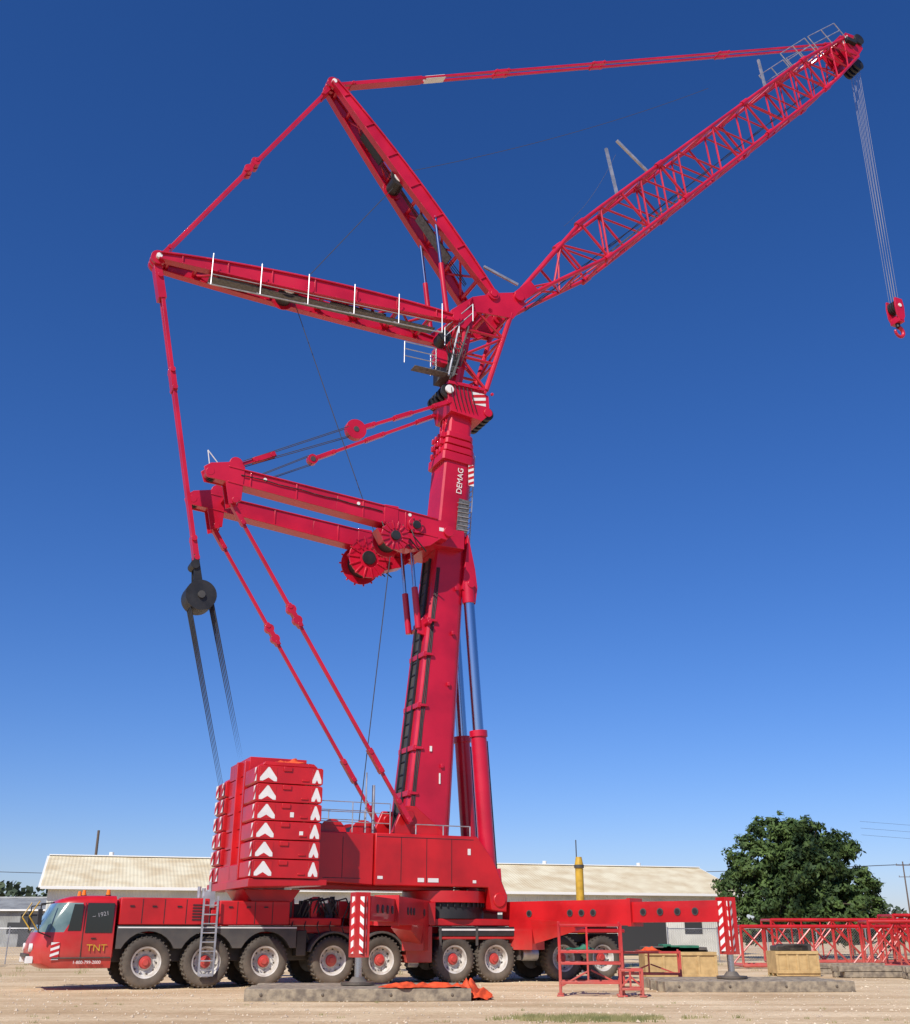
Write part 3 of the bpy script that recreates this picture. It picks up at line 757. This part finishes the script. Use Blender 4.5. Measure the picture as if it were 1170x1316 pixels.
# ================================================================ SETTING
def gmat():
    m=bpy.data.materials.new("caliche_ground");m.use_nodes=True;nt=m.node_tree;b=nt.nodes["Principled BSDF"];b.inputs["Roughness"].default_value=.95;b.inputs["Specular IOR Level"].default_value=.15
    tc=nt.nodes.new("ShaderNodeTexCoord")
    def ns(sc,det,vec=None,rough=.6):
        n=nt.nodes.new("ShaderNodeTexNoise");n.inputs["Scale"].default_value=sc;n.inputs["Detail"].default_value=det;n.inputs["Roughness"].default_value=rough
        nt.links.new(vec or tc.outputs["Object"],n.inputs["Vector"]);return n
    def ramp(f,p0,c0,p1,c1):
        r=nt.nodes.new("ShaderNodeValToRGB");r.color_ramp.elements[0].position=p0;r.color_ramp.elements[0].color=(*c0,1);r.color_ramp.elements[1].position=p1;r.color_ramp.elements[1].color=(*c1,1);nt.links.new(f,r.inputs["Fac"]);return r
    def mix(t,f,a,c):
        x=nt.nodes.new("ShaderNodeMix");x.data_type='RGBA';x.blend_type=t
        if isinstance(f,float):x.inputs[0].default_value=f
        else:nt.links.new(f,x.inputs[0])
        nt.links.new(a,x.inputs[6]);nt.links.new(c,x.inputs[7]);return x.outputs[2]
    big=ramp(ns(.18,8).outputs["Fac"],.35,(.60,.44,.27),.62,(.82,.66,.44))
    mp=nt.nodes.new("ShaderNodeMapping");mp.inputs["Scale"].default_value=(.12,1.2,1);mp.inputs["Rotation"].default_value=(0,0,.1);nt.links.new(tc.outputs["Object"],mp.inputs["Vector"])
    tr=ramp(ns(.6,5,mp.outputs["Vector"]).outputs["Fac"],.42,(.74,.69,.62),.6,(1,1,1))
    c=mix('MULTIPLY',.75,big.outputs[0],tr.outputs[0])
    sm=ramp(ns(9,6,rough=.75).outputs["Fac"],.36,(.66,.61,.56),.55,(1.0,1.0,1.0))
    c=mix('MULTIPLY',.75,c,sm.outputs[0])
    g=ramp(ns(.05,6).outputs["Fac"],.60,(0,0,0),.72,(1,1,1))
    gr=nt.nodes.new("ShaderNodeRGB");gr.outputs[0].default_value=(.20,.19,.09,1)
    c=mix('MIX',g.outputs[0],c,gr.outputs[0])
    nt.links.new(c,b.inputs["Base Color"])
    bp_=nt.nodes.new("ShaderNodeBump");bp_.inputs["Strength"].default_value=.4;bp_.inputs["Distance"].default_value=.05
    nt.links.new(ns(5,8,rough=.7).outputs["Fac"],bp_.inputs["Height"]);nt.links.new(bp_.outputs[0],b.inputs["Normal"])
    return m
GM=gmat()
me=bpy.data.meshes.new("ground");vs=[];fs=[]
xs_=[-1500,-400,-150,-80]+[-60+i*1.0 for i in range(121)]+[80,150,400,1500]
ys_=[-300,-50,0,8]+[14+i*1.0 for i in range(80)]+[110,150,300,700,2500]
for y in ys_:
    for x in xs_:
        z=GZ
        if abs(x)<60 and 14<=y<=93: z+= -.012+.03*noise.noise(Vector((x*.25,y*.4,0)))*(1 if y<29 else .4)-.004
        vs.append((x,y,z))
nx=len(xs_)
for j in range(len(ys_)-1):
    for i in range(nx-1): fs.append((j*nx+i,j*nx+i+1,(j+1)*nx+i+1,(j+1)*nx+i))
me.from_pydata(vs,[],fs);me.materials.append(GM);me.shade_smooth()
g=bpy.data.objects.new("ground",me);scene.collection.objects.link(g)
b=MB()
for i in range(2400):
    y=random.uniform(22,46);x=random.uniform(-.5,.5)*y*.95;r=random.uniform(.012,.04)*(1 if random.random()<.94 else 2)
    vs=[Vector((x+r*math.cos(a+random.random())*random.uniform(.7,1.2),y+r*math.sin(a)*random.uniform(.7,1.2),GZ-.01)) for a in(0,1.57,3.14,4.7)]
    vs.append(Vector((x,y,GZ+r*.6)));b.add(vs,[(0,1,4),(1,2,4),(2,3,4),(3,0,4)])
STONE=mat("stones",(.60,.50,.37),.9,col2=(.40,.31,.23),scale=.8)
b.done("gravel",[STONE],smooth=False)
GR=mat("dry_grass",(.28,.25,.11),.8,col2=(.16,.17,.06),scale=2)
b=MB()
def tuft(x,y,n,h,sp):
    for k in range(n):
        a=random.random()*6.28;r=random.random()*sp;px,py=x+r*math.cos(a),y+r*math.sin(a);hh=h*random.uniform(.4,1);l=random.uniform(-.6,.6)*hh;l2=random.uniform(-.6,.6)*hh;w=.006+.004*random.random()
        b.add([(px-w,py,GZ-.02),(px+w,py,GZ-.02),(px+l,py+l2,GZ+hh)],[(0,1,2)])
for i in range(170):
    x=random.gauss(2.7,.9);y=random.gauss(24.2,.45);tuft(x,y,20,.08,.2)
for i in range(120):
    x=random.uniform(-32,32);y=random.uniform(46,66);tuft(x,y,14,.22,.4)
for i in range(30):
    x=random.uniform(-12,12);y=random.uniform(23,30);tuft(x,y,8,.05,.12)
b.done("grass",[GR],smooth=False)
def mats(name,x0,x1,y0,y1,zt,rz=0):
    cx,cy=(x0+x1)/2,(y0+y1)/2;b=MB();n=int((y1-y0)/.31);w=(y1-y0)/n
    for k in range(n):
        a=random.uniform(-.12,.12);c=random.uniform(-.12,.12);dz=random.uniform(-.015,.0)
        xa,xb=x0-cx+a,x1-cx+c;ya,yb=y0-cy+k*w+.01,y0-cy+(k+1)*w-.01;za,zb=GZ-.02,zt+dz
        b.add([(xa,ya,za),(xb,ya,za),(xb,yb,za),(xa,yb,za),(xa,ya,zb),(xb,ya,zb),(xb,yb,zb),(xa,yb,zb)],[(0,3,2,1),(4,5,6,7),(0,1,5,4),(1,2,6,5),(2,3,7,6),(3,0,4,7)])
    for xx in(-.42,-.15,.15,.42):
        X=(x1-x0)*xx;b.tube((X,y0-cy-.02,(zt+GZ)/2),(X,y0-cy+.03,(zt+GZ)/2),.04,8,m=1)
    return b.done(name,[WOOD,BLACK],None,.015,loc=(cx,cy,0),rot=(0,0,rz))
mats("timber_mat",-5.55,.35,30.3,34.0,.37,R(1.5))
mats("timber_mat.001",6.2,11.9,35.0,38.6,.37,R(2))
cloth("orange_safety_netting",-.8,30.9,2.2,1.0,.37,ORG,None,.2,seed=1,rz=.1)
cloth("orange_safety_netting.001",.45,31.3,1.0,1.6,GZ,ORG,None,.4,seed=8)
def stand(name,x,y,w,dd,h,mid):
    e=empty(name,(x,y,GZ-.01),R(-6));b=MB();r=.07
    for i in(0,1):
        for j in(0,1):
            b.beam((i*w,j*dd,0),(i*w,j*dd,h if i==0 or j==1 else h*.96),r,r);b.beam((i*w-.1,j*dd,.02),(i*w+.1,j*dd,.02),.2,.04)
    for z in mid:
        for j in(0,1): b.beam((0,j*dd,z),(w,j*dd,z),r,r)
        for i in(0,1): b.beam((i*w,0,z),(i*w,dd,z),r,r)
    b.beam((w*.45,0,mid[0]),(w*.45,0,mid[-1]),r*.8,r*.8)
    b.beam((0,0,.25),(w*.45,0,mid[0]+.3),r*.7,r*.7);b.beam((w,dd,.25),(w*.5,dd,mid[0]+.3),r*.7,r*.7)
    b.done("frame",[REDL],e,.008);return e
e=stand("steel_work_stand",2.95,32.6,1.75,1.1,1.95,(.35,.85,1.15,1.85))
cloth("cloth",.6,.5,.9,.6,1.2,GREEN,e,.15,seed=4)
stand("steel_work_stand.001",4.6,32.3,.6,.8,.72,(.2,.68))
e3=stand("steel_work_stand.002",6.0,41.2,2.0,.8,1.1,(.3,1.0))
cloth("cloth.001",.9,.4,.9,.5,1.05,ORG,e3,.15,seed=6)
def crate(name,x,y,w,dd,h,top,rz=0):
    e=empty(name,(x,y,GZ),rz);b=MB()
    b.box(0,w,0,-dd,.1,h,0)
    for k in range(5):
        X=k*(w-.1)/4;b.box(X,X+.1,.03,0,.1,h,1)
    for z in(.1,h-.12): b.box(0,w,.05,.03,z,z+.12,1)
    for k in range(3): b.box(0,w,-dd*k/2.2,-dd*k/2.2-.12,0,.1,1)
    b.done("boards",[CRATE,CRATE],e,.006)
    b=MB()
    for k in range(7): b.box(random.uniform(0,w-.5),random.uniform(.5,w),-.1,-dd*.8,h+.005,h+random.uniform(.08,.28),random.choice([0,1,2]))
    b.done("contents",top,e,.02)
crate("plywood_crate",7.1,43.2,2.7,1.4,.98,[GREEN,CRATE,GREY])
crate("plywood_crate.001",13.2,47.5,1.8,1.2,.95,[GREY,WOOD,BLACK],.05)
for i,(x,y,rz) in enumerate(((15.5,46,.05),(17.5,44.5,-.12),(15.6,50,.2))):
    b=MB()
    for k in range(7): b.box(random.uniform(-.3,.1),3.2+random.uniform(-.4,.4),-(k%4)*.3,-(k%4)*.3-.25,(k//4)*.22,(k//4)*.22+.2)
    b.done("timber_stack"+("" if i==0 else ".%03d"%i),[WOOD],None,.01,loc=(x,y,GZ),rot=(0,0,rz))
cloth("orange_safety_netting.002",17.2,46.8,1.2,1.0,GZ,ORG,None,.25,seed=12)
def stored(name,x,y,z,L,rz,hw=1.0,hh=.95):
    b=MB();n=int(L/1.6);st=[(Vector((i*L/n,0,hh+.15)),hw,Vector((0,0,hh))) for i in range(n+1)]
    C=truss(b,st,.09,.045,cross=True)
    for k in(0,-1):
        for q in range(4): b.tube(C[k][q],C[k][(q+1)%4],.07,8)
    b.done(name,[REDL],None,loc=(x,y,z),rot=(0,0,rz))
k=0
for (x,y,z,L_,rz,hw,hh) in((14.2,58,GZ,9,.03,1.0,.9),(19.5,54.5,GZ,12,-.16,1.1,1.0),(22.5,60,GZ,14,-.05,1.1,1.0),(24.0,63.5,GZ,14,.0,1.1,1.2),(18,66,GZ,12,0,1,1.1),(21.0,50.6,GZ,10,-.28,.8,.65)):
    stored("lattice_boom_section"+("" if k==0 else ".%03d"%k),x,y,z,L_,rz,hw,hh);k+=1
def corr(name,col,col2,sc=9.0,axis='X',bstr=.6):
    m=mat(name,col,.6,col2=col2,scale=.6);nt=m.node_tree;b=nt.nodes["Principled BSDF"]
    tc=nt.nodes.new("ShaderNodeTexCoord");w=nt.nodes.new("ShaderNodeTexWave");w.bands_direction=axis;w.inputs["Scale"].default_value=sc;w.inputs["Distortion"].default_value=0
    nt.links.new(tc.outputs["Object"],w.inputs["Vector"]);bp_=nt.nodes.new("ShaderNodeBump");bp_.inputs["Strength"].default_value=bstr;bp_.inputs["Distance"].default_value=.05
    nt.links.new(w.outputs["Fac"],bp_.inputs["Height"]);nt.links.new(bp_.outputs[0],b.inputs["Normal"]);return m
ROOF=corr("roof_sheet",(.72,.65,.46),(.58,.47,.29),1.2,bstr=.3);WALL=corr("wall_sheet",(.66,.67,.62),(.5,.51,.47),1.6,bstr=.35)
DARK=mat("dark_opening",(.03,.032,.035),.7)
WTRIM=mat("white_trim",(.75,.75,.72),.6)
def shed(name,x,y,L_,W,eave,ridge,rz,roofm=ROOF,wallm=WALL):
    e=empty(name,(x,y,GZ-.02),rz);b=MB()
    b.add([(0,0,0),(L_,0,0),(L_,W,0),(0,W,0),(0,0,eave),(L_,0,eave),(L_,W,eave),(0,W,eave),(0,W/2,ridge-.1),(L_,W/2,ridge-.1)],[(0,1,5,4),(2,3,7,6),(3,0,4,8,7),(1,2,6,9,5)])
    b.done("walls",[wallm],e,smooth=False)
    b=MB();ov=.5;k=(ridge-eave)/(W/2)
    for sg in(0,1):
        y0=-ov if sg==0 else W+ov;z0_=eave-ov*k+.05
        b.add([(-ov,y0,z0_),(L_+ov,y0,z0_),(L_+ov,W/2,ridge),(-ov,W/2,ridge),(-ov,y0,z0_+.08),(L_+ov,y0,z0_+.08),(L_+ov,W/2,ridge+.08),(-ov,W/2,ridge+.08)],[(0,1,2,3),(4,7,6,5),(0,4,5,1),(0,3,7,4),(1,5,6,2)])
    b.done("roof",[roofm],e,smooth=False)
    b=MB()
    b.beam((-ov,-ov-.06,eave-ov*k+.02),(L_+ov,-ov-.06,eave-ov*k+.02),.14,.2)
    b.beam((-ov,W/2,ridge+.12),(L_+ov,W/2,ridge+.12),.5,.08)
    for q in range(int(L_/9)):
        X=4+q*9;b.tube((X,W/2,ridge+.1),(X,W/2,ridge+.4),.18,12)
    for X in(-ov-.03,L_+ov+.03):
        b.beam((X,-ov,eave-ov*k+.04),(X,W/2,ridge+.02),.06,.25)
    b.done("gutter_and_trim",[WTRIM],e,.01)
    b=MB();q=2.0
    while q<L_-3:
        b.add([(q,-.02,1.6),(q+1.6,-.02,1.6),(q+1.6,-.02,3.0),(q,-.02,3.0)],[(0,1,2,3)]);q+=4.3
    b.add([(L_*.8,-.025,0),(L_*.8+4,-.025,0),(L_*.8+4,-.025,4.0),(L_*.8,-.025,4.0)],[(0,1,2,3)])
    b.done("windows_and_doors",[DARK],e,smooth=False)
    return e
shed("metal_shed",-28.3,78.5,54.5,14,4.75,7.1,math.atan2(16,51))
GRW=corr("grey_sheet",(.30,.31,.30),(.2,.2,.19),1.5)
shed("metal_shed.001",-78,150,26,14,4.6,6.2,.0,GRW,GRW)
b=MB();b.tube((0,0,0),(0,0,5.7),.27,16);b.tube((0,0,5.7),(0,0,5.9),.33,16,m=1);b.tube((0,0,5.9),(0,0,6.4),.29,16,r2=.2);b.tube((-.15,0,6.4),(-.15,0,7.5),.04,6,m=1)
b.done("yellow_steel_post",[YEL,GREY],None,loc=(8.3,75,GZ))
PW=mat("pole_wood",(.12,.09,.07),.9)
def pole(name,x,y,h,arms=True):
    b=MB();b.tube((0,0,0),(0,0,h),.15,10,r2=.1)
    if arms:
        b.beam((-1.2,0,h-.6),(1.2,0,h-.6),.1,.12)
        for q in(-1.1,0,1.1): b.tube((q,0,h-.55),(q,0,h-.3),.05,6)
    b.done(name,[PW],None,loc=(x,y,GZ))
pole("utility_pole",-29.6,92,9.6,arms=False)
pole("utility_pole.001",76,190,13);pole("utility_pole.002",92,230,13);pole("utility_pole.003",-90,200,12)
b=MB()
for q in(-1.1,0,1.1):
    b.path(sag(Vector((-120+q,190,13)),Vector((76+q,190,12.6)),2.2,20),.02,4);b.path(sag(Vector((76+q,190,12.6)),Vector((160+q,150,13)),1.2,10),.02,4)
    b.path(sag(Vector((55,150,15+q*.8)),Vector((140,140,11+q*.8)),1.0,10),.015,4)
b.done("power_lines",[ROPE])
LEAF=mat("leaves",(.08,.13,.03),.65,col2=(.03,.06,.018),scale=1.1,spec=.3)
BARK=mat("bark",(.12,.09,.07),.9,var=.4,bump=.5)
def tree(name,x,y,h,blobs,seed,leaf=.22,per=230,dens=1.0):
    rnd=random.Random(seed);e=empty(name,(x,y,GZ));b=MB()
    for (dx,dy,z,r) in blobs:
        P=Vector((0,0,h*.16));Q=Vector((dx,dy,z))
        m1=P.lerp(Q,.5)+Vector((rnd.uniform(-.3,.3),rnd.uniform(-.3,.3),-.3))
        b.tube(P,m1,h*.018,8,r2=h*.012);b.tube(m1,Q,h*.012,8,r2=h*.004)
        for k in range(6):
            v=Vector((rnd.gauss(0,1),rnd.gauss(0,1),rnd.gauss(0,1))).normalized()*r*.9;b.tube(m1.lerp(Q,rnd.uniform(.3,1)),Q+v,h*.005,5,r2=h*.0015)
    b.tube(Vector((0,0,-.1)),Vector((0,0,h*.18)),h*.045,10,r2=h*.032)
    b.done("trunk_and_limbs",[BARK],e)
    vs=[];fs=[]
    for (dx,dy,z,r) in blobs:
        for c in range(int(15*r*r*dens)):
            p=Vector((rnd.gauss(0,1),rnd.gauss(0,1),rnd.gauss(0,1))).normalized()*r*rnd.uniform(.55,1.08);p.z*=.85
            q=Vector((dx,dy,z))+p
            cr=rnd.uniform(.28,.62)
            for k in range(int(per*cr*cr)):
                v=Vector((rnd.gauss(0,1),rnd.gauss(0,1),rnd.gauss(0,1))).normalized()*cr*rnd.uniform(.3,1.15);v.z*=.7
                o=q+v;n=(v.normalized()*.7+p.normalized()*.5+Vector((rnd.gauss(0,.5),rnd.gauss(0,.5),rnd.gauss(0,.5)+.3))).normalized()
                a=n.orthogonal().normalized();w=n.cross(a);ang=rnd.random()*6.28;a,w=a*math.cos(ang)+w*math.sin(ang),w*math.cos(ang)-a*math.sin(ang)
                s_=leaf*rnd.uniform(.5,1.1);vs+=[o-a*s_,o+w*s_*.45,o+a*s_,o-w*s_*.45];i=len(vs)-4;fs.append((i,i+1,i+2,i+3))
    me=bpy.data.meshes.new("crown");me.from_pydata(vs,[],fs);me.materials.append(LEAF);o=bpy.data.objects.new("crown",me);scene.collection.objects.link(o);o.parent=e
tree("oak_tree",24.8,82,10.4,[(-.8,0,8.2,2.0),(.9,.4,7.9,2.1),(-3.0,-.3,6.5,2.0),(3.0,.2,6.7,2.1),(-4.0,.5,4.5,1.7),(4.2,0,4.6,1.9),(0,-1.4,5.8,2.6),(-1.8,-1.6,3.8,2.1),(2.2,-1.8,3.7,2.2),(0,1.5,5,2.5),(5.0,-.3,2.7,1.6),(-3.6,-.8,2.6,1.6),(.4,-2.4,2.4,1.5),(1.8,1.8,6.6,2.0),(3.1,-.8,2.1,1.5)],3,dens=1.35)
tree("oak_tree.001",32.5,94,5.0,[(0,0,3.2,1.6),(1.8,0,2.3,1.4),(-1.8,0,2.4,1.5),(3.4,0,1.6,1.2)],9,dens=.7)
rnd=random.Random(5);vs=[];fs=[]
def far(x,y,w,h,n):
    for k in range(n):
        a=rnd.random()*6.28;rr=rnd.random()**.5;zz=rnd.uniform(.0,1)
        o=Vector((x+w*rr*math.cos(a)*math.sqrt(max(.05,1-zz*zz*.9)),y+w*.5*rr*math.sin(a),h*zz));s_=rnd.uniform(.4,.9)
        v1=Vector((rnd.gauss(0,1),rnd.gauss(0,1),rnd.gauss(0,1))).normalized()*s_;v2=v1.orthogonal().normalized()*s_
        i=len(vs);vs.extend([o-v1,o-v2,o+v1,o+v2]);fs.append((i,i+1,i+2,i+3))
x=-170
while x<190:
    far(x,rnd.uniform(225,250),rnd.uniform(5,9),rnd.uniform(8,12.5) if x<0 else rnd.uniform(4,8),190)
    x+=rnd.uniform(4,7)
me=bpy.data.meshes.new("distant_trees");me.from_pydata([tuple(v) for v in vs],[],fs);me.materials.append(mat("distant_leaves",(.06,.085,.04),.8,col2=(.035,.055,.03),scale=.2));o=bpy.data.objects.new("distant_trees",me);scene.collection.objects.link(o)
def fence(name,x0,y0,x1,y1,h=1.9):
    b=MB();A=Vector((x0,y0,GZ));B=Vector((x1,y1,GZ));D=B-A;L_=D.length;n=int(L_/3)
    for k in range(n+1): b.tube(A+D*k/n,A+D*k/n+Vector((0,0,h+.1)),.035,6)
    b.tube(A+Vector((0,0,h)),B+Vector((0,0,h)),.025,6)
    s_=.16;m_=int(L_/s_);d=D.normalized()
    for k in range(-int(h/s_),m_):
        for sg in(1,-1):
            p0=k*s_ if sg>0 else k*s_+h;p1=p0+h*sg
            lo,hi=0,L_
            def cl(p,z,pp,zz):
                if p<lo: f=(lo-p)/(pp-p);return lo,z+(zz-z)*f
                if p>hi: f=(hi-p)/(pp-p);return hi,z+(zz-z)*f
                return p,z
            if (p0<lo and p1<lo) or (p0>hi and p1>hi): continue
            a=cl(p0,0,p1,h);c=cl(p1,h,p0,0)
            b.tube(A+d*a[0]+Vector((0,0,a[1])),A+d*c[0]+Vector((0,0,c[1])),.0045,3,cap=False)
    b.done(name,[SILV],smooth=False)
fence("chain_link_fence",-45,64,-19,66);fence("chain_link_fence.001",13,70,50,72)
e=empty("yellow_forklift",(-27.5,60.5,GZ),.1);b=MB()
b.extr([(0,.35),(2.4,.35),(2.5,.9),(2.2,1.25),(1.0,1.3),(.8,.95),(0,.9)],-.6,.6,0)
for x in(.4,2.0):
    for t in(-.6,.6): b.disc((x,.38),t-.13,t+.13,.38,20,1)
for x in(.75,2.0):
    for t in(-.5,.5): b.beam(V(x,t,1.2),V(x+.1,t,2.1),.06,.06,m=1)
b.box(.7,2.2,-.55,.55,2.1,2.16,1)
for t in(-.35,.35): b.beam(V(-.15,t,.1),V(-.15,t,2.2),.1,.12,m=1);b.beam(V(-1.1,t,.15),V(-.1,t,.15),.1,.05,m=1)
b.box(1.3,1.8,-.25,.25,1.3,1.4,1);b.box(1.75,1.85,-.25,.25,1.3,1.8,1)
b.done("body",[YEL,BLACK],e,.02)
# ---------------------------------------------------------------- world / sun / camera
az=Vector((-.42,-.91)).normalized();EL=R(43)
w=bpy.data.worlds.new("World");scene.world=w;w.use_nodes=True;nt=w.node_tree
bg=nt.nodes["Background"];sky=nt.nodes.new("ShaderNodeTexSky");sky.sky_type='NISHITA';sky.sun_disc=False;sky.sun_elevation=EL;sky.sun_rotation=math.atan2(az.x,az.y)
sky.air_density=1.0;sky.dust_density=.3;sky.ozone_density=5.0;sky.altitude=0
hs=nt.nodes.new("ShaderNodeHueSaturation");hs.inputs["Saturation"].default_value=1.22
tn=nt.nodes.new("ShaderNodeMix");tn.data_type='RGBA';tn.blend_type='MULTIPLY';tn.inputs[0].default_value=1.0;tn.inputs[7].default_value=(.80,.80,1.08,1)
nt.links.new(sky.outputs[0],hs.inputs["Color"]);nt.links.new(hs.outputs[0],tn.inputs[6]);nt.links.new(tn.outputs[2],bg.inputs["Color"]);bg.inputs["Strength"].default_value=.11
sl=bpy.data.lights.new("sun","SUN");sl.energy=5.0;sl.angle=R(.53);sl.color=(1,.94,.84)
so=bpy.data.objects.new("sun",sl);scene.collection.objects.link(so)
ds=Vector((az.x*math.cos(EL),az.y*math.cos(EL),math.sin(EL)));so.rotation_euler=ds.to_track_quat('Z','Y').to_euler()
cd=bpy.data.cameras.new("camera");cd.sensor_fit='HORIZONTAL';cd.sensor_width=36;cd.lens=1369/1170*36;cd.clip_end=6000
co=bpy.data.objects.new("camera",cd);co.location=(0,0,1.7);co.rotation_euler=(R(111.6),0,0);scene.collection.objects.link(co);scene.camera=co
scene.view_settings.view_transform='Standard';scene.view_settings.look='None';scene.view_settings.exposure=0
